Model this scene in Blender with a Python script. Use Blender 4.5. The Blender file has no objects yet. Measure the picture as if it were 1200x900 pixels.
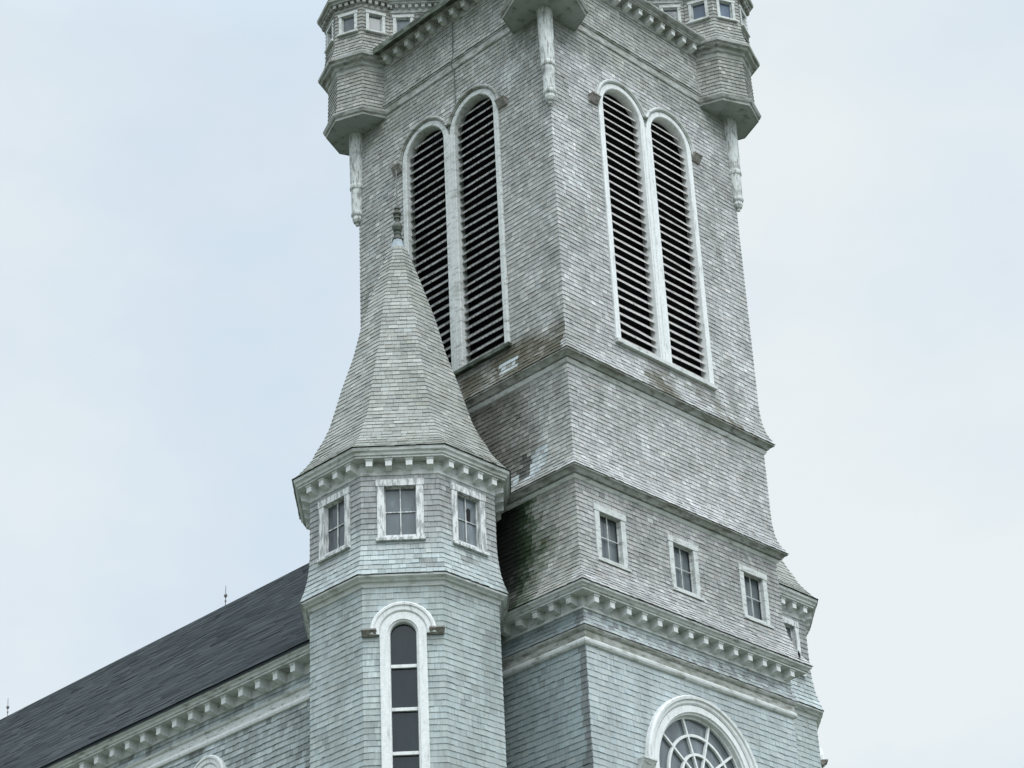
import bpy, math, random
from mathutils import Vector, Matrix, noise
R = math.radians
sc = bpy.context.scene
COL = sc.collection
rng = random.Random(7)

# ------------------------------------------------------------------ camera
cam_d = bpy.data.cameras.new("Camera"); cam = bpy.data.objects.new("Camera", cam_d); COL.objects.link(cam)
YAW, PITCH, ROLL = 0.80668, 0.51650, -0.05068
cam_d.sensor_width = 36.0; cam_d.lens = 36.0 * 2646.17 / 1200.0
cam_d.clip_start = 0.5; cam_d.clip_end = 5000.0
cyw, syw = math.cos(YAW), math.sin(YAW)
fwd = Vector((syw*math.cos(PITCH), cyw*math.cos(PITCH), math.sin(PITCH)))
rt = Vector((cyw, -syw, 0.0)); up = rt.cross(fwd)
r2 = rt*math.cos(ROLL) + up*math.sin(ROLL); u2 = -rt*math.sin(ROLL) + up*math.cos(ROLL)
m = Matrix((( r2.x, u2.x, -fwd.x, -36.527), (r2.y, u2.y, -fwd.y, -33.379), (r2.z, u2.z, -fwd.z, 1.6), (0, 0, 0, 1)))
cam.matrix_world = m
sc.camera = cam

# ------------------------------------------------------------------ world: pale overcast sky
SUN_EL, SUN_AZ = R(50), R(200)           # azimuth measured clockwise from +Y
w = bpy.data.worlds.new("World"); sc.world = w; w.use_nodes = True
nt = w.node_tree; nt.nodes.clear()
def N(t, **k):
    n = nt.nodes.new(t)
    for a, b in k.items(): setattr(n, a, b)
    return n
out = N('ShaderNodeOutputWorld'); bg = N('ShaderNodeBackground'); bg.inputs['Strength'].default_value = 0.1
sky = N('ShaderNodeTexSky'); sky.sky_type = 'NISHITA'; sky.sun_disc = False
sky.sun_elevation = SUN_EL; sky.sun_rotation = SUN_AZ
tc = N('ShaderNodeTexCoord'); sep = N('ShaderNodeSeparateXYZ')
nt.links.new(tc.outputs['Generated'], sep.inputs[0])
mp = N('ShaderNodeMapping'); mp.inputs['Scale'].default_value = (1.0, 1.0, 1.7); mp.inputs['Location'].default_value = (2.3, 0.7, 1.1)
nt.links.new(tc.outputs['Generated'], mp.inputs['Vector'])
no = N('ShaderNodeTexNoise'); no.inputs['Scale'].default_value = 4.2; no.inputs['Detail'].default_value = 5; no.inputs['Roughness'].default_value = 0.55
nt.links.new(mp.outputs[0], no.inputs['Vector'])
rp = N('ShaderNodeValToRGB')
rp.color_ramp.elements[0].position = 0.30; rp.color_ramp.elements[0].color = (7.15, 8.25, 9.3, 1)
rp.color_ramp.elements[1].position = 0.72; rp.color_ramp.elements[1].color = (8.9, 9.5, 9.6, 1)
bd = N('ShaderNodeVectorMath'); bd.operation = 'DOT_PRODUCT'; bd.inputs[1].default_value = (0.731, 0.498, 0.466)
nt.links.new(tc.outputs['Generated'], bd.inputs[0])
br_ = N('ShaderNodeMapRange'); br_.interpolation_type = 'SMOOTHSTEP'; br_.inputs[1].default_value = 0.965; br_.inputs[2].default_value = 1.0; br_.inputs[3].default_value = -0.07; br_.inputs[4].default_value = 0.17
nt.links.new(bd.outputs['Value'], br_.inputs[0])
ad = N('ShaderNodeMath'); ad.operation = 'ADD'
nt.links.new(no.outputs['Fac'], ad.inputs[0]); nt.links.new(br_.outputs[0], ad.inputs[1])
nt.links.new(ad.outputs[0], rp.inputs[0])
zr = N('ShaderNodeMapRange'); zr.inputs[1].default_value = 0.62; zr.inputs[2].default_value = 1.0; zr.inputs[3].default_value = 1.0; zr.inputs[4].default_value = 2.5
nt.links.new(sep.outputs['Z'], zr.inputs[0])
mul = N('ShaderNodeVectorMath'); mul.operation = 'SCALE'
# cloud glows more on the side where the hidden sun stands
dt = N('ShaderNodeVectorMath'); dt.operation = 'DOT_PRODUCT'
dt.inputs[1].default_value = (math.sin(SUN_AZ)*math.cos(SUN_EL), math.cos(SUN_AZ)*math.cos(SUN_EL), math.sin(SUN_EL))
nt.links.new(tc.outputs['Generated'], dt.inputs[0])
lr = N('ShaderNodeMapRange'); lr.inputs[1].default_value = 0.1; lr.inputs[2].default_value = 1.0; lr.inputs[3].default_value = 1.0; lr.inputs[4].default_value = 2.1
nt.links.new(dt.outputs['Value'], lr.inputs[0])
hz = N('ShaderNodeMapRange'); hz.inputs[1].default_value = 0.0; hz.inputs[2].default_value = 0.2; hz.inputs[3].default_value = 0.55; hz.inputs[4].default_value = 1.0
nt.links.new(sep.outputs['Z'], hz.inputs[0])
hm = N('ShaderNodeMath'); hm.operation = 'MULTIPLY'
nt.links.new(zr.outputs[0], hm.inputs[0]); nt.links.new(hz.outputs[0], hm.inputs[1])
pm = N('ShaderNodeMath'); pm.operation = 'MULTIPLY'
nt.links.new(hm.outputs[0], pm.inputs[0]); nt.links.new(lr.outputs[0], pm.inputs[1])
nt.links.new(rp.outputs[0], mul.inputs[0]); nt.links.new(pm.outputs[0], mul.inputs['Scale'])
mix = N('ShaderNodeMixRGB'); mix.inputs[0].default_value = 0.90
nt.links.new(sky.outputs[0], mix.inputs[1]); nt.links.new(mul.outputs[0], mix.inputs[2])
nt.links.new(mix.outputs[0], bg.inputs['Color']); nt.links.new(bg.outputs[0], out.inputs[0])

sd = bpy.data.lights.new("Sun", 'SUN'); sd.energy = 1.5; sd.angle = R(35); sd.color = (1.0, 0.975, 0.94)
so = bpy.data.objects.new("Sun", sd); COL.objects.link(so)
sdir = Vector((math.sin(SUN_AZ)*math.cos(SUN_EL), math.cos(SUN_AZ)*math.cos(SUN_EL), math.sin(SUN_EL)))
so.rotation_euler = (-sdir).to_track_quat('-Z', 'Y').to_euler()
so.location = (-20, -20, 60)

vs = sc.view_settings
vs.view_transform = 'Standard'; vs.look = 'None'; vs.exposure = 0.0; vs.gamma = 1.0; vs.use_curve_mapping = False

# ------------------------------------------------------------------ materials
def newmat(name, rough=0.85, spec=0.3):
    mt = bpy.data.materials.new(name); mt.use_nodes = True
    b = mt.node_tree.nodes['Principled BSDF']
    b.inputs['Roughness'].default_value = rough
    b.inputs['Specular IOR Level'].default_value = spec
    return mt, mt.node_tree, b
def tex_noise(t, scale, sc3=(1, 1, 1), detail=4.0, rough=0.55):
    c = t.nodes.new('ShaderNodeTexCoord'); mpn = t.nodes.new('ShaderNodeMapping'); mpn.inputs['Scale'].default_value = sc3
    n = t.nodes.new('ShaderNodeTexNoise'); n.inputs['Scale'].default_value = scale; n.inputs['Detail'].default_value = detail; n.inputs['Roughness'].default_value = rough
    t.links.new(c.outputs['Object'], mpn.inputs[0]); t.links.new(mpn.outputs[0], n.inputs['Vector'])
    return n.outputs['Fac']
def ramp(t, fac, stops):
    r = t.nodes.new('ShaderNodeValToRGB'); e = r.color_ramp.elements
    while len(e) < len(stops): e.new(0.5)
    for el, (p, c) in zip(e, stops): el.position = p; el.color = (*c, 1)
    t.links.new(fac, r.inputs[0]); return r.outputs[0]
def mixc(t, a, b, fac, mode='MIX'):
    mx = t.nodes.new('ShaderNodeMixRGB'); mx.blend_type = mode
    for s, v in ((1, a), (2, b), (0, fac)):
        if hasattr(v, 'links'): t.links.new(v, mx.inputs[s])
        else: mx.inputs[s].default_value = v if s == 0 else (*v, 1)
    return mx.outputs[0]
def shingle_mat():
    mt, t, b = newmat('weathered_wood_shingle', 0.88, 0.25)
    a = t.nodes.new('ShaderNodeAttribute'); a.attribute_name = 'tint'
    g = ramp(t, tex_noise(t, 1.0, (28, 28, 3.2), 5, 0.65), [(0.22, (.55, .55, .54)), (0.36, (.88, .88, .88)), (0.55, (1.02, 1.02, 1.02)), (0.80, (1.20, 1.20, 1.19))])
    c1 = mixc(t, a.outputs['Color'], g, 1.0, 'MULTIPLY')
    g2 = ramp(t, tex_noise(t, 1.3, (1, 1, .35), 6, 0.6), [(0.3, (.80, .81, .79)), (0.55, (1, 1, 1)), (0.75, (1.10, 1.10, 1.11))])
    c2 = mixc(t, c1, g2, 1.0, 'MULTIPLY')
    t.links.new(c2, b.inputs['Base Color'])
    bp = t.nodes.new('ShaderNodeBump'); bp.inputs['Strength'].default_value = 0.35; bp.inputs['Distance'].default_value = 0.01
    t.links.new(tex_noise(t, 1.0, (40, 40, 4), 3), bp.inputs['Height']); t.links.new(bp.outputs[0], b.inputs['Normal'])
    return mt
def trim_mat(name, paint, wood, amount, dirt=(.16, .17, .13), dirtlo=.62, scale=3.0, grain=(1, 1, .22)):
    mt, t, b = newmat(name, 0.7, 0.3)
    f = tex_noise(t, scale*3.2, grain, 7, 0.62)
    c = ramp(t, f, [(max(0.0, amount-.07), wood), (amount+.03, tuple(x*.9 for x in paint)), (min(1, amount+.25), paint)])
    d = tex_noise(t, 1.1, (1, 1, 1.6), 6, 0.6)
    dm = t.nodes.new('ShaderNodeMapRange'); dm.inputs[1].default_value = dirtlo-.08; dm.inputs[2].default_value = dirtlo+.12; dm.inputs[3].default_value = 0; dm.inputs[4].default_value = .75
    t.links.new(d, dm.inputs[0])
    c = mixc(t, c, dirt, dm.outputs[0])
    g = ramp(t, tex_noise(t, 14, (1, 1, 1), 4, .7), [(0.3, (.86, .86, .85)), (0.6, (1.03, 1.03, 1.03))])
    c = mixc(t, c, g, 1.0, 'MULTIPLY')
    t.links.new(c, b.inputs['Base Color'])
    bp = t.nodes.new('ShaderNodeBump'); bp.inputs['Strength'].default_value = 0.3; bp.inputs['Distance'].default_value = 0.01
    t.links.new(f, bp.inputs['Height']); t.links.new(bp.outputs[0], b.inputs['Normal'])
    return mt
def plain_mat(name, c, rough=.8, var=.15, scale=5):
    mt, t, b = newmat(name, rough, .4)
    k = ramp(t, tex_noise(t, scale, (1, 1, 1), 5), [(.3, tuple(x*(1-var) for x in c)), (.7, tuple(x*(1+var) for x in c))])
    t.links.new(k, b.inputs['Base Color']); return mt
def glass_mat(name, c, rough=.06):
    mt, t, b = newmat(name, rough, .5)
    f = tex_noise(t, 2.2, (1, 1, .4), 5, .6)
    k = ramp(t, f, [(.35, tuple(x*.6 for x in c)), (.6, c), (.75, tuple(x*1.6 for x in c))])
    t.links.new(k, b.inputs['Base Color'])
    bp = t.nodes.new('ShaderNodeBump'); bp.inputs['Strength'].default_value = 0.12; bp.inputs['Distance'].default_value = 0.03
    t.links.new(tex_noise(t, 1.5), bp.inputs['Height']); t.links.new(bp.outputs[0], b.inputs['Normal'])
    return mt
def roof_mat(tinted):
    mt, t, b = newmat('charcoal_asphalt_roofing', .95, .08)
    g = ramp(t, tex_noise(t, 1.6, (1, 1, 1), 7, .7), [(.3, (.93, .93, .94)), (.7, (1.07, 1.06, 1.05))])
    if tinted:
        a = t.nodes.new('ShaderNodeAttribute'); a.attribute_name = 'tint'; src = a.outputs['Color']
    else: src = (.042, .052, .058)
    t.links.new(mixc(t, src, g, 1.0, 'MULTIPLY'), b.inputs['Base Color'])
    bp = t.nodes.new('ShaderNodeBump'); bp.inputs['Strength'].default_value = .3; bp.inputs['Distance'].default_value = .01
    t.links.new(tex_noise(t, 90), bp.inputs['Height']); t.links.new(bp.outputs[0], b.inputs['Normal'])
    return mt
M = dict(
    shingle=shingle_mat(),
    white=trim_mat('peeling_white_paint', (.74, .76, .755), (.42, .425, .415), .36, dirtlo=.70),
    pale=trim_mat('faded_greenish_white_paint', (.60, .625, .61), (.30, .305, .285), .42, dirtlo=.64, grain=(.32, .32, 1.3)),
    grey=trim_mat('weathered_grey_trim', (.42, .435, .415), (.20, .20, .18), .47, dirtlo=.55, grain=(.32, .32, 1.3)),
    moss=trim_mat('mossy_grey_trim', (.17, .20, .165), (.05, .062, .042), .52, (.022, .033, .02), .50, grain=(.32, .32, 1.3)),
    post=trim_mat('bare_patched_post_paint', (.66, .69, .675), (.30, .305, .29), .47, (.10, .10, .09), .58, 5.5),
    soffit=trim_mat('grey_green_soffit_board', (.40, .43, .42), (.20, .21, .20), .42, (.10, .12, .10), .62, grain=(.32, .32, 1.3)),
    peel=trim_mat('flaking_white_paint', (.74, .755, .755), (.33, .345, .345), .49, (.2, .21, .2), .66, 4.5),
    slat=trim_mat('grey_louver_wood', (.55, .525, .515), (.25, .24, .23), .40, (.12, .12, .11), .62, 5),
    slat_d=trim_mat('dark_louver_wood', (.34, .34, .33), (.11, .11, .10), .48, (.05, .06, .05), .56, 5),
    dark=plain_mat('unlit_interior_black', (.016, .016, .016), .95),  # near-black colour stands in for the shade inside the openings
    glass=glass_mat('grey_window_glass', (.13, .152, .165)),
    glass2=glass_mat('dark_window_glass', (.012, .020, .024)),
    glass3=glass_mat('blue_window_glass', (.085, .115, .16)),
    lead=plain_mat('lead_sheet', (.30, .35, .38), .5),
    iron=plain_mat('aged_finial_metal', (.085, .095, .08), .6),
    rod=plain_mat('dull_steel_rod', (.16, .15, .15), .5),
    roof=roof_mat(False), rooft=roof_mat(True),
    rust=plain_mat('bare_stained_wood', (.25, .235, .215), .9, .45, 9),
    feather=plain_mat('black_feathers', (.012, .012, .015), .5, .3),
    grass=plain_mat('grass_ground', (.075, .085, .055), .95, .4, .6),
)

# ------------------------------------------------------------------ builders
church = bpy.data.objects.new('church', None); COL.objects.link(church)
church['label'] = 'weathered grey shingled wooden church with louvered bell tower, octagonal turrets and dark nave roof'
church['category'] = 'church'

class MB:
    def __init__(s): s.v = []; s.f = []; s.c = None; s.mi = []
    def face(s, pts, mi=0):
        i = len(s.v); s.v.extend([tuple(p) for p in pts]); s.f.append(tuple(range(i, i+len(pts)))); s.mi.append(mi)
    def cface(s, pts, col):
        if s.c is None: s.c = []
        s.face(pts); s.c.extend([col]*len(pts))
    def box(s, fr, u0, u1, z0, z1, d0, d1, mi=0):
        p = [fr(u, d, z) for z in (z0, z1) for d in (d0, d1) for u in (u0, u1)]
        for q in ((2, 3, 7, 6), (1, 0, 4, 5), (0, 2, 6, 4), (3, 1, 5, 7), (4, 6, 7, 5), (0, 1, 3, 2)): s.face([p[i] for i in q], mi)
    def build(s, name, mats, parent=None, smooth=False, merge=False):
        me = bpy.data.meshes.new(name); me.from_pydata(s.v, [], s.f)
        if not isinstance(mats, (list, tuple)): mats = [mats]
        for k in mats: me.materials.append(k)
        me.polygons.foreach_set('material_index', s.mi)
        if s.c is not None:
            at = me.color_attributes.new('tint', 'FLOAT_COLOR', 'POINT')
            flat = []
            for c in s.c: flat.extend((c[0], c[1], c[2], 1.0))
            at.data.foreach_set('color', flat)
        if merge:
            import bmesh
            bm = bmesh.new(); bm.from_mesh(me); bmesh.ops.remove_doubles(bm, verts=bm.verts, dist=1e-4)
            bmesh.ops.recalc_face_normals(bm, faces=bm.faces); bm.to_mesh(me); bm.free()
        if smooth:
            me.polygons.foreach_set('use_smooth', [True]*len(me.polygons))
        me.update()
        o = bpy.data.objects.new(name, me); COL.objects.link(o)
        if parent: o.parent = parent
        return o

class Frame:
    """a vertical wall face: n is the outward direction, u runs to the right seen from outside"""
    def __init__(s, cx, cy, ang, h=0.0):
        a = R(ang); s.n = (math.cos(a), math.sin(a)); s.t = (-s.n[1], s.n[0]); s.c = (cx, cy); s.h = h; s.ang = ang
    def __call__(s, u, d, z):
        d += s.h
        return (s.c[0]+s.n[0]*d+s.t[0]*u, s.c[1]+s.n[1]*d+s.t[1]*u, z)
    def at(s, h): return Frame(s.c[0], s.c[1], s.ang, h)

def resample(profile, n):
    L = [0.0]
    for a, b in zip(profile, profile[1:]): L.append(L[-1]+math.dist(a, b))
    res = []
    for i in range(n+1):
        t = L[-1]*i/n; k = 0
        while k < len(L)-2 and L[k+1] < t: k += 1
        f = (t-L[k])/(L[k+1]-L[k]) if L[k+1] > L[k] else 0
        res.append(tuple(profile[k][j]+(profile[k+1][j]-profile[k][j])*f for j in (0, 1)))
    return res
def plen(p): return sum(math.dist(a, b) for a, b in zip(p, p[1:]))

BACK = (.035, .036, .035)
def shingles(mb, fr, profile, expo, halfw, colfn, openings=None, lip=.024, wid=(.10, .21), u_lim=None, miss=0.0, gap=.0022):
    """rows of overlapping wooden shingles on one face, each shingle its own butt and tint"""
    n = max(1, round(plen(profile)/expo)); rows = resample(profile, n)
    for (h0, z0), (h1, z1) in zip(rows, rows[1:]):
        w0, w1, wb0, wb1 = halfw(h0+lip), halfw(h1+.003), halfw(h0-.008), halfw(h1-.008)
        lo0, hi0 = (-w0, w0); lo1, hi1 = (-w1, w1)
        if u_lim: lo0, hi0 = u_lim; lo1, hi1 = u_lim
        segs = [(lo0, hi0)]
        if openings:
            for a, b in openings((z0+z1)/2):
                ns = []
                for s0, s1 in segs:
                    if b <= s0 or a >= s1: ns.append((s0, s1)); continue
                    if a > s0: ns.append((s0, a))
                    if b < s1: ns.append((b, s1))
                segs = ns
        for s0, s1 in segs:
            cl = lambda u, l, h: max(l, min(h, u))
            e0, e1 = cl(s0, lo1, hi1), cl(s1, lo1, hi1)
            mb.cface([fr(max(s0, -wb0) if not u_lim else s0, h0-.008, z0), fr(min(s1, wb0) if not u_lim else s1, h0-.008, z0), fr(min(e1, wb1) if not u_lim else e1, h1-.008, z1), fr(max(e0, -wb1) if not u_lim else e0, h1-.008, z1)], BACK)
            u = s0; first = True
            while u < s1-1e-4:
                wd = rng.uniform(*wid)
                if first: wd *= rng.uniform(.4, 1.0); first = False
                v = min(s1, u+wd)
                if s1-v < .05: v = s1
                g = gap
                a0 = u+(g if u > s0 else 0); b0 = v-(g if v < s1 else 0)
                a1, b1 = cl(a0, lo1, hi1), cl(b0, lo1, hi1)
                dz = rng.gauss(0, .004); lp = lip+rng.uniform(-.007, .005)
                if u <= s0 or v >= s1: dz *= .3; lp = lip
                if rng.random() > miss or u <= s0 or v >= s1:
                    P = fr((u+v)/2, h0, (z0+z1)/2)
                    c = colfn(P, (u+v)/2)
                    tl = 0 if (u <= s0 or v >= s1) else rng.uniform(-.0025, .0025)
                    A, B = fr(a0, h0+lp, z0+dz-tl), fr(b0, h0+lp, z0+dz+tl)
                    mb.cface([A, B, fr(b1, h1+.003, z1), fr(a1, h1+.003, z1)] if b1-a1 > 1e-4 else [A, B, fr(b1, h1+.003, z1)], c)
                    mb.cface([fr(a0, h0-.008, z0+dz-tl), fr(b0, h0-.008, z0+dz+tl), B, A], c)
                    mb.cface([fr(a0, h0-.008, z0), A, fr(a1, h1+.003, z1)], c); mb.cface([B, fr(b0, h0-.008, z0), fr(b1, h1+.003, z1)], c)
                u = v

def plainface(mb, fr, profile, halfw, col):
    for (h0, z0), (h1, z1) in zip(profile, profile[1:]):
        mb.cface([fr(-halfw(h0), h0, z0), fr(halfw(h0), h0, z0), fr(halfw(h1), h1, z1), fr(-halfw(h1), h1, z1)], col)

def ring(mb, cx, cy, n, rot, profile, mi=0):
    """moulding profile [(apothem, z)] swept round a regular polygon whose first face looks along angle rot"""
    pts = []
    for h, z in profile:
        rr = h/math.cos(math.pi/n)
        pts.append([(cx+rr*math.cos(R(rot)+math.pi/n*(2*i-1)), cy+rr*math.sin(R(rot)+math.pi/n*(2*i-1)), z) for i in range(n)])
    for a, b in zip(pts, pts[1:]):
        for i in range(n):
            j = (i+1) % n
            mb.face([a[i], a[j], b[j], b[i]], mi)
    return pts
def cap(mb, loop, flip=False, mi=0): mb.face(loop[::-1] if flip else loop, mi)

def arch_path(uc, zc, r, zb, n=28, a0=0, a1=180):
    """from right springing over to the left; zb: foot of the straight legs, None = arc only"""
    p = [] if zb is None else [(uc+r, zb)]
    p += [(uc+r*math.cos(R(a0+(a1-a0)*i/n)), zc+r*math.sin(R(a0+(a1-a0)*i/n))) for i in range(n+1)]
    if zb is not None: p.append((uc-r, zb))
    return p
def arch_sweep(mb, fr, uc, zc, section, zb, n=28, a0=0, a1=180, mi=0, ends=True):
    """section: [(radius, depth)] lofted round an arch with optional legs"""
    paths = [[fr(u, d, z) for u, z in arch_path(uc, zc, r, zb, n, a0, a1)] for r, d in section]
    for A, B in zip(paths, paths[1:]):
        for i in range(len(A)-1): mb.face([A[i], B[i], B[i+1], A[i+1]], mi)
    if ends:
        mb.face([p[0] for p in paths][::-1], mi); mb.face([p[-1] for p in paths], mi)
def arch_fill(mb, fr, uc, zc, r, zb, d, mi=0, n=28):
    p = arch_path(uc, zc, r, zb, n); mb.face([fr(u, d, z) for u, z in p], mi)

def lathe(mb, cx, cy, prof, n=14, mi=0):
    P = [[(cx+r*math.cos(2*math.pi*i/n), cy+r*math.sin(2*math.pi*i/n), z) for i in range(n)] for r, z in prof]
    for a, b in zip(P, P[1:]):
        for i in range(n):
            j = (i+1) % n; mb.face([a[i], a[j], b[j], b[i]], mi)
def tube(mb, p, q, r, n=6):
    p, q = Vector(p), Vector(q); d = (q-p).normalized(); a = d.orthogonal().normalized(); b = d.cross(a)
    A = [p+a*r*math.cos(2*math.pi*i/n)+b*r*math.sin(2*math.pi*i/n) for i in range(n)]; B = [x+(q-p) for x in A]
    for i in range(n): mb.face([A[i], A[(i+1) % n], B[(i+1) % n], B[i]])
    mb.face(A[::-1]); mb.face(B)

# ------------------------------------------------------------------ shingle colours (pigment, moss, stains, painted shade on the lower left wall)
def fb(P, s, o=0.0): return noise.fractal(Vector((P[0]*s+o, P[1]*s-o, P[2]*s+o*.5)), 0.9, 2.1, 3)
def mixt(a, b, f): f = max(0.0, min(1.0, f)); return tuple(x+(y-x)*f for x, y in zip(a, b))
def sst(a, b, x):
    t = max(0.0, min(1.0, (x-a)/(b-a))); return t*t*(3-2*t)
def vary(c, P, g=.115, big=.08):
    k = math.exp(rng.gauss(0, g))*(1+big*fb(P, .45))*(1+.12*fb(P, 1.9, 7))
    hue = rng.gauss(0, .012)
    return (c[0]*k*(1+hue), c[1]*k, c[2]*k*(1-hue*.8))
GREY = (.395, .399, .393); GREYW = (.465, .469, .466); PALE = (.385, .428, .432); SPIRE = (.305, .314, .290)
def col_tower(P, u):
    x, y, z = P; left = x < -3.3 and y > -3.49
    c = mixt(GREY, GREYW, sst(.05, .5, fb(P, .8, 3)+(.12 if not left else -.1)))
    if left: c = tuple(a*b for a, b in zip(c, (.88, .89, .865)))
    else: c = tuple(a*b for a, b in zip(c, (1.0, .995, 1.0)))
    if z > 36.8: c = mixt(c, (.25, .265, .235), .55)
    if left:
        if z < 29.2 and z > 27.4:      # green-brown run-off under the belfry sill
            f = sst(29.0, 28.2, z)*(.85+.9*fb(P, 1.3, 5)+.2*rng.uniform(-1, 1)); c = mixt(c, (.105, .10, .075), f+.2*sst(28.8, 28.2, z))
        if 24.6 < z < 27.5:
            c = mixt(c, (.095, .088, .07), sst(-3.0, -1.2, y+.8*fb(P, .9, 11)+.25*rng.uniform(-1, 1))*.8)
            c = mixt(c, (.12, .115, .10), sst(.15, .6, fb((P[0], P[1]*2.2, P[2]*.5), 1.0, 21))*.6*sst(24.8, 27, z))
            c = mixt(c, (.41, .455, .465), 1.0 if (abs(y+2.42+.35*(z-25.2)) < .26-.25*abs(z-25.3) and abs(z-25.25) < .40 and rng.random() < .92) else 0)
            c = mixt(c, (.05, .055, .05), .8 if (abs(y+2.02) < .2 and abs(z-25.3) < .35 and rng.random() < .8) else 0)
            c = mixt(c, (.41, .455, .465), .9 if (abs(y+1.75) < .12 and abs(z-25.0) < .14) else 0)
        if abs(y+1.72) < .27 and abs(z-28.02) < .20 and z > 27.4: c = mixt(c, (.45, .495, .505), .95 if rng.random() < .9 else .2)
        if 21.6 < z < 24.6:           # moss
            c = mixt(c, (.29, .29, .255), .45)
            #  in the damp corner beside the turret
            mo = sst(-2.85, -1.75, y+.55*fb(P, 1.1, 2)+.16*rng.uniform(-1, 1)+.22*(z-23.4)); c = mixt(c, mixt((.028, .06, .020), (.008, .012, .008), sst(-2.3, -1.5, y)), mo**.8*.99)
            if mo > .4 and rng.random() < .012: c = (.11, .12, .07)
    else:
        if 27.5 < z < 28.7:
            c = mixt(c, (.15, .145, .115), (.5+1.2*fb(P, 1.5, 9)+.3*rng.uniform(-1, 1))*sst(28.7, 28.1, z)*(1 if -.9 < x < 2.6 else .25))
        if 21.6 < z < 24.6: c = mixt(c, (.29, .29, .28), .55)
    return vary(c, P)
def col_lower(P, u):
    x, y, z = P; left = x < -3.3 and y > -3.49
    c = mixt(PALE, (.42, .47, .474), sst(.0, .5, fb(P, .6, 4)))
    if left: c = tuple(a*b for a, b in zip(c, (.64, .68, .69))); c = mixt(c, (.17, .18, .18), sst(.2, .7, fb(P, 1.3, 8)+rng.uniform(-.2, .2))*.6)  # shade beside the turret painted into the left face, then darker blotches
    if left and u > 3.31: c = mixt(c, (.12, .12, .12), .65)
    if not left and 20.8 < z < 21.5: c = mixt(c, (.22, .22, .235), sst(-.2, .5, fb(P, 4.5, 6)+rng.uniform(-.35, .35))*.8)
    return vary(c, P, .035, .06)
def col_turret_up(P, u):
    z = P[2]
    c = mixt((.405, .45, .452), (.335, .345, .345), sst(22.35, 23.0, z+.35*fb(P, 1.4, 3)))
    c = mixt(c, (.17, .175, .165), sst(.28, .8, fb(P, 1.9, 12)+rng.uniform(-.25, .25))*.6)
    return vary(c, P, .08)
def col_turret_low(P, u):
    c = mixt((.365, .408, .405), (.415, .465, .464), sst(-.2, .4, fb(P, .7, 1)))
    c = mixt(c, (.24, .26, .26), sst(.25, .75, fb(P, 1.5, 5)+rng.uniform(-.3, .3))*.5)
    return vary(c, P, .035, .05)
def col_spire(P, u):
    c = mixt(SPIRE, (.35, .357, .335), sst(.0, .5, fb(P, .9, 2)))
    if P[2] < 25.2: c = mixt(c, (.15, .16, .135), sst(25.2, 24.7, P[2])*.55)
    return vary(c, P, .10)
def col_top(P, u): return vary(mixt((.30, .31, .28), (.19, .20, .17), sst(0, .5, fb(P, 1.1, 2))), P, .12)
def col_bart(P, u): return vary((.31, .315, .295), P, .14)
def col_nave(P, u):
    c = mixt(PALE, (.30, .33, .33), sst(-.15, .4, fb(P, .9, 6)))
    c = mixt(c, (.13, .135, .13), sst(.3, .7, fb(P, 1.7, 3))*.8)
    return vary(c, P, .13)

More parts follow.
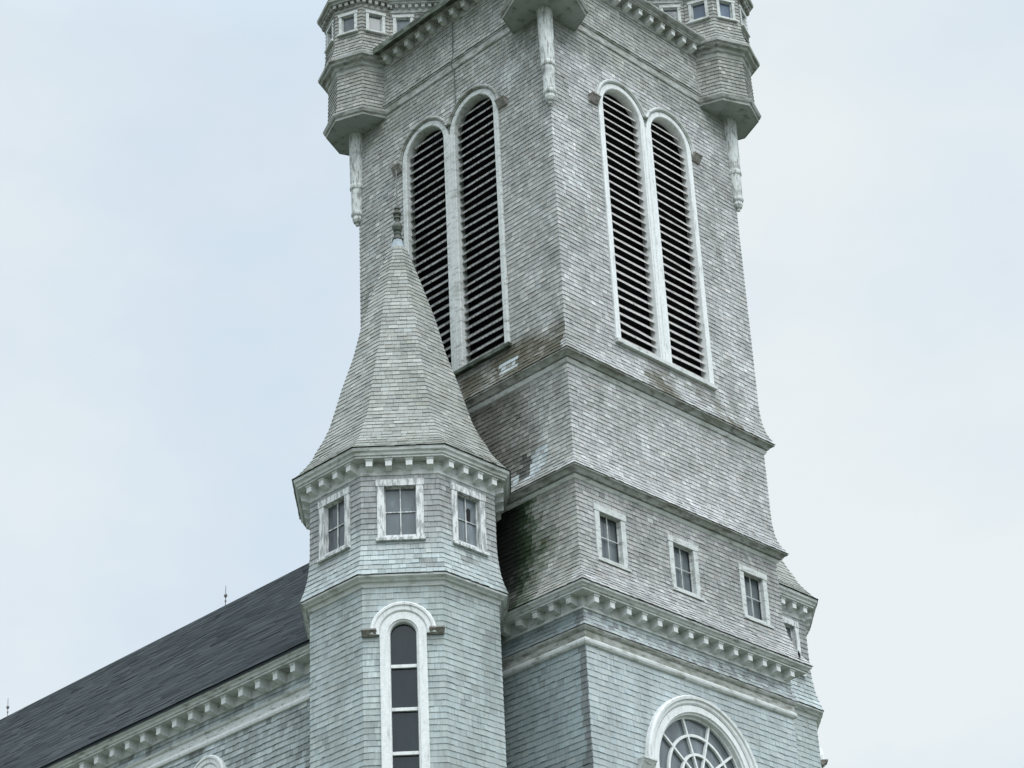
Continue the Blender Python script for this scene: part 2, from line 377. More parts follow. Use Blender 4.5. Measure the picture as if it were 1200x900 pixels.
# ------------------------------------------------------------------ windows
def rect_window(fr, uc, z0, z1, w, cw, mats, hole, inset=.06, pane_in=.16, sillm=None, muntin=.018, panes=(2, 2), proud=.045, sill=True, broken=None):
    """casing flush on the wall, sill, sash with glazing bars, glass set back in the dark opening"""
    trim, glass = mats; h = w/2; ih = h-cw; zi0, zi1 = z0+cw*.85, z1-cw
    m1 = MB()
    m1.box(fr, uc-h-.02, uc+h+.02, zi1, z1, -.03, proud+.012)
    m1.box(fr, uc-h, uc-ih, z0+.05, zi1-.001, -.03, proud); m1.box(fr, uc+ih, uc+h, z0+.05, zi1-.001, -.03, proud)
    m1.box(fr, uc-ih+.001, uc+ih-.001, z0+.05, zi0, -.03, proud-.012)
    win = m1.build('window', trim, church)
    for mo in (0,):
        s = MB()
        d0, d1 = -inset-.03, -inset
        b = .022
        # jamb lining between casing and sash
        for a0, a1 in ((-ih-.012, -ih), (ih, ih+.012)): s.box(fr, uc+a0, uc+a1, zi0, zi1, -inset, -.031)
        s.box(fr, uc-ih, uc+ih, zi1, zi1+.012, -inset, -.031)
        s.box(fr, uc-ih-.012, uc+ih+.012, zi1-b, zi1+.012, d0, d1-.001); s.box(fr, uc-ih-.012, uc+ih+.012, zi0-.01, zi0+b, d0, d1-.001)
        s.box(fr, uc-ih-.012, uc-ih+b, zi0+b, zi1-b, d0, d1-.002); s.box(fr, uc+ih-b, uc+ih+.012, zi0+b, zi1-b, d0, d1-.002)
        nx, nz = panes
        for i in range(1, nx):
            x = uc-ih+2*ih*i/nx; s.box(fr, x-muntin/2, x+muntin/2, zi0+b, zi1-b, d0+.004, d1-.004)
        for i in range(1, nz):
            zc = zi0+(zi1-zi0)*i/nz; s.box(fr, uc-ih+b, uc+ih-b, zc-muntin/2, zc+muntin/2, d0+.006, d1-.006)
        s.build('sash', trim, win)
    g = MB()
    a, c_ = uc-ih-.06, uc+ih+.06
    gx0, gx1 = uc-ih+.0, uc+ih-.0
    g.face([fr(gx0, -pane_in, zi0-.02), fr(gx1, -pane_in, zi0-.02), fr(gx1, -pane_in, zi1+.02), fr(gx0, -pane_in, zi1+.02)], 0)
    g.face([fr(gx0, -pane_in-.012, zi0-.02), fr(gx1, -pane_in-.012, zi0-.02), fr(gx1, -pane_in-.012, zi1+.02), fr(gx0, -pane_in-.012, zi1+.02)][::-1], 0)
    if broken:
        bu, bz = broken
        pts = [(-.01, .0), (.13, -.01), (.14, .30), (.07, .33), (.0, .25), (-.012, .12)]
        g.face([fr(uc+bu+p, -pane_in+.004, bz+q) for p, q in pts], 1)
    g.build('pane', [glass, M['dark']], win)
    if broken: win['label'] = 'turret window with a broken dark upper pane'
    k = MB()     # lining of the opening, the inner shade put into its colour
    x0, x1, y0, y1, D0, D1 = uc-ih-.011, uc+ih+.011, zi0-.025, zi1+.025, -inset-.031, -pane_in-.05
    for q in (((x0, y0), (x0, y1)), ((x1, y1), (x1, y0)), ((x0, y1), (x1, y1)), ((x1, y0), (x0, y0))):
        (a0, b0), (a1, b1) = q
        k.face([fr(a0, D0, b0), fr(a1, D0, b1), fr(a1, D1, b1), fr(a0, D1, b0)])
    k.face([fr(x0, D1, y0), fr(x1, D1, y0), fr(x1, D1, y1), fr(x0, D1, y1)])
    k.build('reveal', M['dark'], win)
    if sill:
        l = MB(); l.box(fr, uc-h-.03, uc+h+.03, z0-.01, z0+.049, -.02, proud+.055)
        l.build('sill', sillm or trim, win)
    hole.append((uc-h+.03, uc+h-.03, z0+.02, z1-.03))
    return win

def holes_fn(rects, arches=()):
    def f(z):
        r = [(a, b) for a, b, z0, z1 in rects if z0 < z < z1]
        for uc, zc, rad, zb in arches:
            if zb < z <= zc: r.append((uc-rad, uc+rad))
            elif zc < z < zc+rad:
                k = math.sqrt(rad*rad-(z-zc)**2); r.append((uc-k, uc+k))
        return r
    return f

def bracket(fr, u0, u1, z0, z1, d, mat, parent):
    b = MB(); b.box(fr, u0-.01, u1+.01, z1-.035, z1, -.02, d+.015)
    prf = [(0, z0), (d*.35, z0), (d*.6, z0+(z1-z0)*.3), (d, z1-.036), (0, z1-.036)]
    A = [fr(u0, q, z) for q, z in prf]; B = [fr(u1, q, z) for q, z in prf]
    b.face(A[::-1]); b.face(B)
    for i in range(4): b.face([A[i], B[i], B[i+1], A[i+1]])
    return b.build('bracket', mat, parent)

def lancet_pair(fr, zsill, zspr, mats):
    trim, hoodm, slatm, sillm = mats
    uc, ri, ro, rh = .90, .70, .865, .965
    m1 = MB()
    for s in (-1, 1):
        arch_sweep(m1, fr, s*uc, zspr, [(ro, -.03), (ro, .055), (ro-.03, .07), (ri+.02, .07), (ri, .05), (ri, -.32)], zsill, 30)
    win = m1.build('louvered_window', trim, church)
    mu = MB(); mu.box(fr, -.17, .17, zsill, zspr-.05, -.30, .085); mu.box(fr, -.065, .065, zsill, zspr-.02, .0851, .105)
    mu.build('mullion', trim, win)
    for s in (-1, 1):
        hd = MB(); a0, a1 = (0, 159.5) if s > 0 else (20.5, 180)
        arch_sweep(hd, fr, s*uc, zspr, [(rh, -.02), (rh, .10), (rh-.035, .135), (rh-.07, .125), (ro+.025, .10), (ro+.0, .0705)], None, 26, a0, a1)
        hd.build('hood_mould', hoodm, win)
        sl = MB(); z = zsill+.11; k = 0
        while z < zspr+ri-.1:
            hw = ri if z < zspr else math.sqrt(max(.0, ri*ri-(z+.09-zspr)**2)) if z+.09 < zspr+ri else 0
            if hw > .1:
                t1, t2 = rng.gauss(0, .009), rng.gauss(0, .009)
                if rng.random() < .05: t2 -= .05
                L = 0.235; cs, sn = math.cos(R(50)), math.sin(R(50))
                pr = [(-.045, 0.0), (-.045, .040), (-.045-L*cs, .040+L*sn), (-.045-L*cs, L*sn)]
                A = [fr(s*uc-hw+.002, d, z+q+t1) for d, q in pr]; B = [fr(s*uc+hw-.002, d, z+q+t2) for d, q in pr]
                for i in range(4): sl.face([A[i], B[i], B[(i+1) % 4], A[(i+1) % 4]])
            z += .24
        sl.build('louvers', slatm, win)
        dk = MB(); arch_fill(dk, fr, s*uc, zspr, ri+.1, zsill-.05, -.36)  # back sheet coloured as the unlit belfry behind the slats
        arch_sweep(dk, fr, s*uc, zspr, [(ri-.003, -.2), (ri-.003, -.37)], zsill, 24, ends=False)
        dk.build('reveal', M['dark'], win)
        bracket(fr, *( (1.79, 2.08) if s > 0 else (-2.08, -1.79)), zspr-.15, zspr+.06, .17, M['rust'], win)
    l = MB(); l.box(fr, -1.80, 1.80, zsill-.10, zsill-.001, -.35, .12); l.build('sill', sillm, win)
    return win

def lancet_single(fr, uc, zspr, zbot, glass=None):
    ri, rc, rh = .27, .49, .70
    m1 = MB()
    arch_sweep(m1, fr, uc, zspr, [(rc, -.03), (rc, .06), (rc-.03, .065), (ri+.05, .065), (ri+.045, .035), (ri+.015, .03), (ri, .0), (ri, -.14)], zbot, 30)
    win = m1.build('arched_window', M['white'], church)
    hd = MB(); arch_sweep(hd, fr, uc, zspr, [(rh, -.02), (rh, .10), (rh-.03, .13), (rh-.075, .125), (rh-.09, .10), (rc+.03, .095), (rc, .066)], None, 30, -2, 182)
    hd.build('hood_mould', M['white'], win)
    for a, b in ((-.86, -.56), (.56, .86)): bracket(fr, uc+a, uc+b, zspr-.05, zspr+.08, .17, M['rust'], win)
    g = MB(); arch_fill(g, fr, uc, zspr, ri+.02, zbot-.05, -.10); g.build('pane', glass or M['glass2'], win)
    z = zspr-.70
    while z > zbot:
        s = MB(); s.box(fr, uc-ri+.001, uc+ri-.001, z-.035, z+.035, -.09, -.03); z -= .95
        s.build('transom', M['white'], win)
    l = MB(); l.box(fr, uc-.55, uc+.55, zbot-.1, zbot-.001, -.02, .13); l.build('sill', M['white'], win)
    return win

# ------------------------------------------------------------------ modillion: a bracket block under a cornice, one mesh copied
_mod = {}
def modillion(fr, u, ztop, parent, mat, w=.14, hh=.17, d=.23):
    key = (mat.name, w, hh, d)
    if key not in _mod:
        b = MB(); f0 = Frame(0, 0, 0)
        b.box(f0, -w/2, w/2, -hh, -.035, 0, d); b.box(f0, -w/2-.02, w/2+.02, -.0351, 0, 0, d+.02)
        b.face([f0(-w/2, 0, -hh), f0(-w/2, d*.85, -hh), f0(-w/2, 0, -hh-.05)]); b.face([f0(w/2, 0, -hh), f0(w/2, 0, -hh-.05), f0(w/2, d*.85, -hh)])
        b.face([f0(-w/2, 0, -hh-.05), f0(w/2, 0, -hh-.05), f0(w/2, d*.85, -hh), f0(-w/2, d*.85, -hh)])
        o = b.build('modillion', mat, parent); _mod[key] = o
        bv = o.modifiers.new('edge', 'BEVEL'); bv.width = .008; bv.segments = 1
    else:
        o = _mod[key].copy(); COL.objects.link(o); o.parent = parent
    o.location = fr(u+rng.uniform(-.012, .012), 0, ztop); o.rotation_euler = (0, 0, R(fr.ang+rng.uniform(-1.2, 1.2)))
    return o

# ================================================================== GROUND
g = MB(); g.face([(-1500, -1500, 0), (1500, -1500, 0), (1500, 1500, 0), (-1500, 1500, 0)])
go = g.build('ground', M['grass']); go['kind'] = 'structure'

# ================================================================== TOWER
H = 3.5
FRONT, LEFT = Frame(0, 0, 270), Frame(0, 0, 180)
BACKF, RIGHTF = Frame(0, 0, 90), Frame(0, 0, 0)
sq = lambda h: h
ZS, ZP = 28.66, 35.60
lw_front = lancet_pair(FRONT.at(H), ZS, ZP, (M['white'], M['pale'], M['slat'], M['pale']))
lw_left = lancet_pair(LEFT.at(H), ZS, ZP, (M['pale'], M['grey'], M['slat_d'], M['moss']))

win_holes = []
for uc in (-2.46, 0.0, 2.50):
    rect_window(FRONT.at(H), uc, 22.56, 23.95, 1.0, .15, (M['pale'], M['glass']), win_holes, .055, .125)

# great arched window low on the front
fr = FRONT.at(H); ZR = 18.18
m1 = MB(); arch_sweep(m1, fr, .03, ZR, [(1.68, -.03), (1.68, .07), (1.66, .085), (1.52, .085), (1.50, .05), (1.47, .04), (1.46, -.16)], 14.6, 48)
rose = m1.build('fanlight_window', M['white'], church)
hd = MB(); arch_sweep(hd, fr, .03, ZR, [(1.89, -.02), (1.89, .12), (1.86, .17), (1.80, .16), (1.78, .12), (1.72, .115), (1.68, .086)], None, 48)
hd.build('hood_mould', M['white'], rose)
for a, b in ((-2.10, -1.70), (1.76, 2.16)): bracket(fr, a, b, ZR-.24, ZR+.02, .2, M['pale'], rose)
gl = MB(); arch_fill(gl, fr, .03, ZR, 1.49, 14.5, -.13, n=48); gl.build('pane', M['glass'], rose)
s = MB()
for rad, wd in ((.60, .03), (1.03, .03), (1.44, .03)):
    arch_sweep(s, fr, .03, ZR, [(rad+wd, -.12), (rad+wd, -.06), (rad-wd, -.06), (rad-wd, -.12)], None, 40)
for an in (36, 72, 108, 144):
    c_, s_ = math.cos(R(an)), math.sin(R(an)); px, pz = -s_*.024, c_*.024
    P = [(.03+c_*.12+px, ZR+s_*.12+pz), (.03+c_*.12-px, ZR+s_*.12-pz), (.03+c_*1.47-px, ZR+s_*1.47-pz), (.03+c_*1.47+px, ZR+s_*1.47+pz)]
    A = [fr(a, -.12, b) for a, b in P]; B = [fr(a, -.055, b) for a, b in P]
    s.face(B)
    for i in range(4): s.face([A[i], A[(i+1) % 4], B[(i+1) % 4], B[i]])
s.box(fr, -1.43, 1.49, ZR-.06, ZR, -.12, -.045)
for x in (-.7, 0, .7): s.box(fr, .03+x-.03, .03+x+.03, 14.6, ZR-.061, -.12, -.05)
for z in (15.6, 16.6, 17.4): s.box(fr, -1.43, 1.49, z-.02, z+.02, -.12, -.056)
s.build('glazing_bars', M['white'], rose)

P_BELFRY = [(3.72, 27.645), (3.585, 27.95), (3.53, 28.24), (3.5, 28.62), (3.5, 37.58)]
P_TOP = [(3.565, 37.865), (3.5, 38.3), (3.5, 39.12)]
P_2 = [(3.735, 24.655), (3.605, 24.885), (3.535, 25.13), (3.5, 25.5), (3.5, 27.36)]
P_3 = [(3.925, 21.725), (3.676, 22.13), (3.563, 22.53), (3.505, 22.95), (3.5, 24.42)]
P_F = [(3.605, 20.865), (3.525, 21.05), (3.5, 21.29)]
P_L = [(3.5, 16.4), (3.5, 20.44)]
belf_hole = holes_fn([], [(-.90, ZP, .78, ZS-.08), (.90, ZP, .78, ZS-.08)])
def belfry_open(z):
    r = belf_hole(z)
    if ZS-.08 < z < ZP: r.append((-.3, .3))
    return r
rose_open = holes_fn([], [(.03, ZR, 1.6, 14.5)])
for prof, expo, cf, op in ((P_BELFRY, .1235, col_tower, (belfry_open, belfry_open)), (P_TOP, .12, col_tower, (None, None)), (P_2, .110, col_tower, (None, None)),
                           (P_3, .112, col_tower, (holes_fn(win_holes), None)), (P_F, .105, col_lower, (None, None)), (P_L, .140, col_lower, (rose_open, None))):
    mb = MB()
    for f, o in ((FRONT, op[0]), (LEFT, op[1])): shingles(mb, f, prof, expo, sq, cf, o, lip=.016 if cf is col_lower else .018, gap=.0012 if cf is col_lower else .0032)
    for f in (BACKF, RIGHTF): plainface(mb, f, prof, sq, (.33, .34, .33))
    mb.build('tower_wall', M['shingle'], church)
mb = MB()
for f in (FRONT, LEFT, BACKF, RIGHTF): plainface(mb, f, [(3.48, 0), (3.48, 16.41)], sq, (.40, .46, .46))
mb.build('tower_wall', M['shingle'], church)

# cornices round the tower
def tower_ring(name, prof, mat):
    b = MB(); ring(b, 0, 0, 4, 0, prof); return b.build(name, mat, church)
tower_ring('cornice', [(3.49, 27.36), (3.53, 27.38), (3.55, 27.42), (3.57, 27.455), (3.555, 27.485), (3.49, 27.489)], M['pale'])
tower_ring('cornice', [(3.49, 27.49), (3.60, 27.50), (3.625, 27.54), (3.66, 27.58), (3.715, 27.60), (3.712, 27.632), (3.6, 27.635)], M['grey'])
tower_ring('cornice', [(3.49, 24.40), (3.53, 24.42), (3.55, 24.45), (3.575, 24.48), (3.56, 24.505), (3.49, 24.509)], M['pale'])
tower_ring('cornice', [(3.49, 24.51), (3.62, 24.515), (3.645, 24.55), (3.68, 24.60), (3.73, 24.615), (3.725, 24.642), (3.6, 24.645)], M['grey'])
cC = tower_ring('cornice', [(3.49, 21.26), (3.545, 21.27), (3.545, 21.32), (3.53, 21.33), (3.53, 21.55), (3.81, 21.55), (3.81, 21.59), (3.84, 21.60), (3.86, 21.64), (3.905, 21.665), (3.91, 21.71), (3.7, 21.714)], M['pale'])
for i in range(14): modillion(FRONT.at(3.53), -3.33+i*.513, 21.548, cC, M['white'])
for i in range(10): modillion(LEFT.at(3.53), 3.33-i*.513, 21.548, cC, M['pale'])
tower_ring('band', [(3.49, 20.43), (3.55, 20.45), (3.575, 20.49), (3.58, 20.54), (3.56, 20.585), (3.49, 20.59)], M['pale'])
tower_ring('band', [(3.49, 20.591), (3.54, 20.592), (3.545, 20.74), (3.575, 20.77), (3.60, 20.82), (3.60, 20.852), (3.5, 20.855)], M['grey'])
tower_ring('band', [(3.49, 37.57), (3.535, 37.59), (3.545, 37.63), (3.53, 37.66), (3.53, 37.80), (3.56, 37.82), (3.56, 37.85), (3.5, 37.855)], M['grey'])
cT = tower_ring('cornice', [(3.49, 39.07), (3.53, 39.08), (3.53, 39.34), (3.80, 39.34), (3.80, 39.37), (3.82, 39.38), (3.84, 39.42), (3.90, 39.46), (3.94, 39.50), (3.945, 39.54), (3.0, 39.75)], M['grey'])
for i in range(11):
    modillion(FRONT.at(3.53), -2.16+i*.432, 39.338, cT, M['white'], .13, .16, .21)
    modillion(LEFT.at(3.53), -2.16+i*.432, 39.338, cT, M['pale'], .13, .16, .21)
# mossy gutter board on the left top cornice
b = MB(); b.box(LEFT.at(0), -2.35, 2.35, 39.375, 39.56, 3.83, 3.97); b.build('gutter_board', M['moss'], church)
# lightning cable down the left face
b = MB()
pts = [(-3.56, -.28, 39.1), (-3.55, -.25, 38.0), (-3.60, -.20, 37.75), (-3.56, -.28, 37.5), (-3.545, -.27, 36.3)]
for p, q in zip(pts, pts[1:]): tube(b, p, q, .016)
b.build('lightning_cable', M['iron'], church)

# ================================================================== BARTIZANS at the tower corners
def bartizan(sx, sy, spur):
    cx, cy = 3.378*sx, 3.378*sy; ap = math.cos(R(22.5))
    ow = lambda h: h*math.tan(R(22.5))
    faces = [22.5+45*i for i in range(8)]
    b = MB(); L = ring(b, cx, cy, 8, 22.5, [(1.02*ap, 37.49), (1.05*ap, 37.49), (1.06*ap, 37.55), (1.10*ap, 37.58), (1.137*ap, 37.66), (1.137*ap, 37.69), (.98*ap, 37.73)])
    b.build('bartizan_moulding', M['grey'], church)
    s = MB(); L = ring(s, cx, cy, 8, 22.5, [(1.03*ap, 37.50), (1.03*ap, 37.56)]); cap(s, L[0], True); s.build('bartizan_soffit', M['soffit'], church)
    out_ang = math.degrees(math.atan2(sy, sx))
    holes = {}
    for fa in faces:
        dif = abs((fa-out_ang+180) % 360-180)
        if dif < 120 and (sx, sy) != (-1, -1):
            hl = []; f = Frame(cx, cy, fa)
            rect_window(f.at(1.035*ap), 0, 40.27, 41.0, .55, .085, (M['pale'], M['glass3'] if rng.random() < .5 else M['glass']), hl, .03, .058, muntin=.014, panes=(1, 1), proud=.035)
            holes[fa] = holes_fn(hl)
    lo = MB(); upw = MB()
    for fa in faces:
        f = Frame(cx, cy, fa)
        shingles(lo, f, [(1.03*ap, 37.70), (.985*ap, 38.05), (.965*ap, 39.02)], .125, ow, col_bart, lip=.022, wid=(.10, .18))
        shingles(upw, f, [(1.20*ap, 39.47), (1.09*ap, 39.75), (1.04*ap, 40.1), (1.03*ap, 41.12)], .118, ow, col_bart, holes.get(fa), lip=.022, wid=(.10, .18))
    lo.build('bartizan_wall', M['shingle'], church); upw.build('bartizan_wall', M['shingle'], church)
    b = MB(); ring(b, cx, cy, 8, 22.5, [(.95*ap, 38.98), (.99*ap, 39.0), (1.0*ap, 39.12), (1.05*ap, 39.16), (1.07*ap, 39.24), (1.17*ap, 39.27), (1.20*ap, 39.33), (1.26*ap, 39.36), (1.27*ap, 39.43), (1.1*ap, 39.52)])
    b.build('bartizan_cornice', M['grey'], church)
    b = MB(); ring(b, cx, cy, 8, 22.5, [(1.0*ap, 41.08), (1.06*ap, 41.10), (1.06*ap, 41.30), (1.20*ap, 41.31), (1.22*ap, 41.36), (1.28*ap, 41.39), (1.295*ap, 41.47), (1.1*ap, 41.6)])
    for fa in faces:
        f = Frame(cx, cy, fa).at(1.06*ap)
        for k in range(5): b.box(f, -.36+k*.18-.045, -.36+k*.18+.045, 41.19, 41.295, 0, .11)
    b.build('bartizan_cornice', M['grey'], church)
    b = MB(); ring(b, cx, cy, 8, 22.5, [(1.27*ap, 41.48), (.95*ap, 42.1), (.7*ap, 43.2), (.45*ap, 44.8), (.04, 47.5)]); b.build('bartizan_roof', M['roof'], church)
    # pendant post under the bartizan
    b = MB(); px, py = 3.545*sx, 3.545*sy; r = .2
    lathe(b, px, py, [(.0, 34.60), (.045, 34.63), (.05, 34.68), (.10, 34.72), (.13, 34.80), (.125, 34.88), (.15, 34.91), (.165, 34.94), (.165, 35.0), (.145, 35.03), (.155, 35.4), (.16, 35.72), (.185, 35.75), (.195, 35.80), (.185, 35.86), (.17, 35.90), (.178, 36.0), (.19, 36.6), (r, 37.52)], 18)
    b.build('pendant_post', M['post'], church, smooth=False)
    # spur wall that ties the bartizan to the spire
    dirx, diry = -sx/2**.5, -sy/2**.5
    for side in (90, -90):
        ang = out_ang+side; f = Frame(0, 0, ang)
        hl = []
        # along-diagonal coordinate of this face
        sgn = 1 if (f.t[0]*sx+f.t[1]*sy) > 0 else -1
        if spur and abs((ang-225+180) % 360-180) < 5:
            rect_window(f.at(.70), sgn*3.655, 40.26, 41.0, .56, .085, (M['pale'], M['glass']), hl, .03, .058, muntin=.014, panes=(1, 1), proud=.035)
        lim = (1.5, 4.1) if sgn > 0 else (-4.1, -1.5)
        wb = MB(); shingles(wb, f, [(.70, 39.4), (.70, 41.12)], .118, sq, col_bart, holes_fn(hl), lip=.022, u_lim=lim); wb.build('spur_wall', M['shingle'], church)
        e = MB(); u0, u1 = lim
        e.box(f, u0, u1, 41.08, 41.30, .5, .735); e.box(f, u0, u1, 41.301, 41.36, .5, .88); e.box(f, u0, u1, 41.361, 41.46, .5, .95)
        k = u0+.1
        while k < u1: e.box(f, k-.045, k+.045, 41.19, 41.295, .735, .84); k += .18
        e.build('spur_cornice', M['pale'], church)
    t = MB(); f = Frame(0, 0, out_ang+90); f2 = Frame(0, 0, out_ang-90)
    sg = 1 if (f.t[0]*sx+f.t[1]*sy) > 0 else -1
    a0, a1 = (1.5*sg, 4.2*sg)
    t.face([f(a0, .95, 41.462), f(a1, .95, 41.462), f(a1, 0, 42.6), f(a0, 0, 42.6)]); t.face([f(a0, -.95, 41.462), f(a1, -.95, 41.462), f(a1, 0, 42.6), f(a0, 0, 42.6)])
    t.build('spur_roof', M['roof'], church)
bartizan(-1, 1, True); bartizan(-1, -1, False); bartizan(1, -1, True)
# spire base drum and spire, above the top of the photograph
b = MB(); o8 = lambda h: h*math.tan(R(22.5))
for i in range(8): plainface(b, Frame(0, 0, 45*i), [(2.6, 39.4), (2.6, 43.0), (2.9, 43.05), (2.2, 45.0), (1.4, 50.0), (.05, 60.0)], o8, (.31, .315, .295))
b.build('spire', M['shingle'], church)

# ================================================================== CORNER TURRETS
TX, TY = -5.47, -.053
def turret(sx):
    cx, cy = TX*-sx, TY
    dg = 225 if sx < 0 else 315; sd_ = 180 if sx < 0 else 0
    vis = [sd_, dg, 270, (135 if sx < 0 else 45), (315 if sx < 0 else 225)]
    holes = {}
    for fa in (sd_, dg, 270):
        hl = []; f = Frame(cx, cy, fa)
        rect_window(f.at(2.03), 0, 22.57, 24.03, 1.0, .155, (M['peel'], M['glass']), hl, .055, .09, muntin=.022, proud=.05,
                    broken=((.03, 23.32) if (fa == 270 and sx < 0) else None))
        holes[fa] = holes_fn(hl)
    f = Frame(cx, cy, dg).at(2.03)
    lancet_single(f, 0, 20.42, 15.2)
    low_open = holes_fn([], [(0, 20.42, .40, 15.2)])
    lo, upw, sp = MB(), MB(), MB()
    P_low = [(2.03, 15.0), (2.03, 21.50)]
    P_up = [(2.235, 21.735), (2.148, 21.995), (2.085, 22.26), (2.045, 22.6), (2.03, 22.9), (2.03, 24.17)]
    P_sp = [(2.415, 24.685), (2.325, 24.757), (2.14, 25.0), (1.984, 25.233), (1.91, 25.43), (1.75, 25.743), (1.6, 26.12), (1.517, 26.435), (1.325, 27.18), (1.063, 28.06), (.844, 29.06), (.475, 30.35), (.19, 31.28)]
    for i in range(8):
        fa = 45*i; f = Frame(cx, cy, fa)
        if fa in vis:
            shingles(lo, f, P_low, .136, o8, col_turret_low, low_open if fa == dg else None, lip=.016, gap=.0012)
            shingles(upw, f, P_up, .127, o8, col_turret_up, holes.get(fa), lip=.018, gap=.002)
            shingles(sp, f, P_sp, .125, o8, col_spire, wid=(.11, .24), lip=.018)
        else:
            plainface(lo, f, P_low, o8, (.4, .46, .46)); plainface(upw, f, P_up, o8, (.33, .35, .34)); plainface(sp, f, P_sp, o8, (.3, .32, .3))
        plainface(lo, f, [(2.015, 0), (2.015, 15.01)], o8, (.41, .48, .48))
    lo.build('turret_wall', M['shingle'], church); upw.build('turret_wall', M['shingle'], church)
    spo = sp.build('turret_roof', M['shingle'], church)
    b = MB(); ring(b, cx, cy, 8, 0, [(2.02, 21.49), (2.06, 21.50), (2.075, 21.54), (2.09, 21.59), (2.14, 21.60), (2.165, 21.635), (2.20, 21.66), (2.222, 21.68), (2.222, 21.72), (2.1, 21.724)])
    b.build('turret_cornice', M['pale'], church)
    b = MB(); ring(b, cx, cy, 8, 0, [(2.02, 24.14), (2.055, 24.15), (2.06, 24.19), (2.045, 24.20), (2.045, 24.46), (2.30, 24.46), (2.30, 24.50), (2.33, 24.51), (2.345, 24.56), (2.385, 24.60), (2.398, 24.668), (2.2, 24.672)])
    tc_ = b.build('turret_cornice', M['pale'], church)
    for fa in ([180, 225, 270, 135, 315] if sx < 0 else [270, 315]):
        f = Frame(cx, cy, fa).at(2.045)
        for u in (-.655, -.218, .218, .655): modillion(f, u, 24.458, tc_, M['white'], .14, .17, .2)
    fn = MB(); lathe(fn, cx, cy, [(.20, 31.22), (.125, 31.54), (.10, 31.55)], 8); capo = fn.build('finial', M['lead'], church)
    k = MB(); lathe(k, cx, cy, [(.135, 31.55), (.135, 31.59), (.09, 31.60), (.075, 31.68), (.095, 31.73), (.095, 31.76), (.055, 31.78), (.10, 31.83), (.13, 31.91), (.13, 31.95), (.10, 32.03), (.05, 32.08), (.06, 32.16), (.09, 32.18), (.09, 32.21), (.05, 32.23), (.06, 32.28), (.105, 32.31), (.105, 32.34), (.05, 32.36), (.05, 32.44), (.075, 32.46), (.075, 32.50), (.02, 32.54)], 14)
    k.build('finial_ball', M['iron'], capo)
    r_ = MB(); lathe(r_, cx, cy, [(.016, 32.52), (.014, 33.6), (.0, 33.62)], 8); r_.build('finial_rod', M['rod'], capo)
turret(-1); turret(1)

# ================================================================== NAVE
XW, XE, ZE, ZRD, YF, YB = 5.85, 6.32, 21.62, 28.14, .9, 46.0
for sx in (-1, 1):
    f = Frame(0, 0, 180 if sx < 0 else 0); usg = 1 if sx > 0 else -1     # u = -y on the left side
    def yl(a, b): return (-b, -a) if sx < 0 else (a, b)
    wb = MB()
    if sx < 0:
        win_n = Frame(0, 0, 180).at(XW)
        for yc in (6.33, 10.6): lancet_single(win_n, -yc, 19.56, 15.5, M['glass'])
        nav_open = holes_fn([], [(-6.33, 19.62, .4, 15.5), (-10.6, 19.62, .4, 15.5)])
        shingles(wb, f, [(XW, 17.0), (XW, 20.56)], .14, sq, col_nave, nav_open, u_lim=yl(YF, 15))
        shingles(wb, f, [(XW+.03, 20.93), (XW, 21.20)], .11, sq, col_nave, None, u_lim=yl(YF, 18))
    plain = (.38, .42, .42)
    for y0, y1, z0, z1 in ((YF, YB, 0, 17.0), (YF if sx > 0 else 15, YB, 17, 21.4)):
        a, c_ = yl(y0, y1); wb.cface([f(a, XW-.01, z0), f(c_, XW-.01, z0), f(c_, XW-.01, z1), f(a, XW-.01, z1)], plain)
    wb.build('nave_wall', M['shingle'], church)
    def run(name, prof, mat):
        b = MB(); a, c_ = yl(YF, YB)
        for (h0, z0), (h1, z1) in zip(prof, prof[1:]): b.face([f(a, h0, z0), f(c_, h0, z0), f(c_, h1, z1), f(a, h1, z1)])
        b.face([f(a, h, z) for h, z in prof]); b.face([f(c_, h, z) for h, z in prof][::-1])
        return b.build(name, mat, church)
    run('band', [(XW-.02, 20.54), (XW+.06, 20.55), (XW+.08, 20.60), (XW+.075, 20.66), (XW-.02, 20.665)], M['white'])
    run('band', [(XW-.02, 20.666), (XW+.03, 20.67), (XW+.035, 20.84), (XW+.07, 20.87), (XW+.09, 20.92), (XW+.0, 20.94)], M['pale'])
    ce = run('cornice', [(XW-.02, 21.17), (XW+.045, 21.18), (XW+.045, 21.22), (XW+.03, 21.23), (XW+.03, 21.44), (XE-.10, 21.44), (XE-.10, 21.48), (XE-.07, 21.49), (XE-.05, 21.54), (XE, 21.57), (XE+.005, 21.62), (XW, 21.9)], M['pale'])
    if sx < 0:
        for i in range(18): modillion(f.at(XW+.03), -(3.0+i*.62), 21.438, ce, M['white'], .16, .2, .26)
rf = MB(); th = .05
for sx in (-1, 1):
    e = (sx*(XE+.03), ZE+.0); rdg = (0, ZRD)
    A = [(e[0], YF, e[1]+.03), (e[0], YB, e[1]+.03), (0, YB, ZRD), (0, YF, ZRD)]
    rf.face(A if sx > 0 else A[::-1])
    Bq = [(p[0], p[1], p[2]-th) for p in A]; rf.face(Bq[::-1] if sx > 0 else Bq)
    rf.face([A[0], A[1], Bq[1], Bq[0]]); rf.face([A[0], Bq[0], Bq[3], A[3]]); rf.face([A[1], A[2], Bq[2], Bq[1]])
rf.build('nave_roof', M['roof'], church)
rs = MB()
def col_roof(P, u):
    c = mixt((.042, .050, .054), (.058, .067, .071), sst(-1.2, 1.4, fb(P, .7, 3)))
    k = math.exp(rng.gauss(0, .03)); return tuple(x*k for x in c)
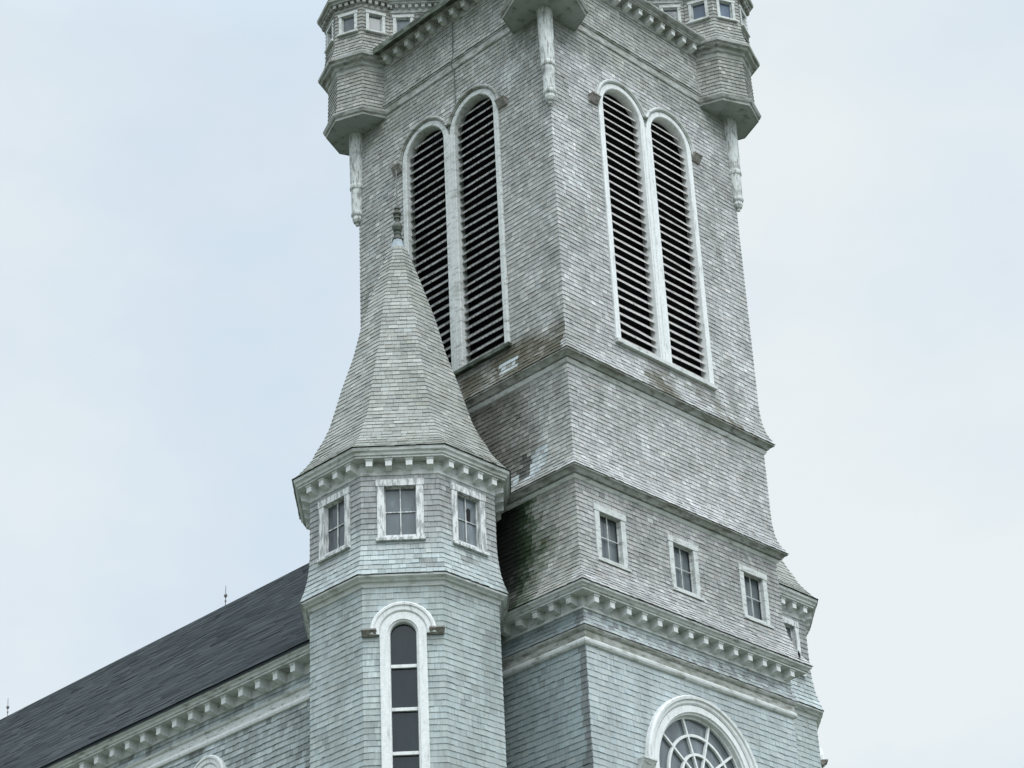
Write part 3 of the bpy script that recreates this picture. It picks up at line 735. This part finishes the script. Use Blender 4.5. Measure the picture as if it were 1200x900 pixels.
for sx in (-1, 1):
    f = Frame(0, 0, 180 if sx < 0 else 0)
    shingles(rs, f, [(XE+.05, ZE+.05), (.02, ZRD+.03)], .15, sq, col_roof, None, .014, (.30, .95), (-YB, -YF) if sx < 0 else (YF, YB), 0)
rs.build('roof_shingles', M['rooft'], church)
rc = MB()
for sx in (-1, 1): rc.face([(0, 3.5, ZRD+.035), (0, YB, ZRD+.035), (sx*.16, YB, ZRD-.145), (sx*.16, 3.5, ZRD-.145)])
rc.build('ridge_cap', M['roof'], church)
for y in (YF+.02, YB-.1):
    gb = MB(); gb.cface([(-XW, y, 0), (XW, y, 0), (XW, y, 21.6), (0, y, ZRD-.1), (-XW, y, 21.6)], (.38, .42, .42)); gb.build('gable_wall', M['shingle'], church)
proto = None
for y in (13.33, 24.2, 35.0):
    if proto is None:
        b = MB(); lathe(b, 0, 0, [(.02, -.04), (.012, .06), (.012, .14), (.03, .18), (.012, .22), (.011, .27), (.05, .33), (.05, .36), (.011, .42), (.008, .66), (.0, .67)], 8)
        proto = b.build('lightning_rod', M['rod'], church); o = proto
    else:
        o = proto.copy(); COL.objects.link(o); o.parent = church
    o.location = (0, y, ZRD); o.rotation_euler = (R(-4 if y > 20 else 0), 0, 0)

# ================================================================== a small black bird on the tower's lower cornice
bx, by, bz, BK = 3.47, -3.905, 21.80, .62
spine = [((-.11, -.02), .006), ((-.09, .0), .016), ((-.05, .035), .03), ((-.01, .075), .046), ((.02, .12), .047), ((.035, .155), .034), ((.045, .18), .028), ((.058, .20), .030), ((.075, .208), .022), ((.09, .205), .009), ((.118, .198), .002)]
b = MB(); n = 10; a = R(200); ca, sa = math.cos(a), math.sin(a); rings = []
for (sx_, sz), r in spine:
    sx_, sz, r = sx_*BK*.8, sz*BK*1.05, r*BK
    rings.append([(bx+(sx_*ca)-r*math.cos(2*math.pi*i/n)*sa, by+(sx_*sa)+r*math.cos(2*math.pi*i/n)*ca, bz+.05+sz+r*math.sin(2*math.pi*i/n)) for i in range(n)])
for A, B in zip(rings, rings[1:]):
    for i in range(n): b.face([A[i], A[(i+1) % n], B[(i+1) % n], B[i]])
b.face(rings[0]); b.face(rings[-1][::-1])
for s_ in (-.012, .012):
    tube(b, (bx-s_*sa, by+s_*ca, bz-.03), (bx-s_*sa, by+s_*ca, bz+.10), .005, 5)
bo = b.build('bird', M['feather'], None, smooth=True, merge=True)
bo['label'] = 'small black bird perched on the ledge at the right end of the tower cornice'
bo['category'] = 'bird'
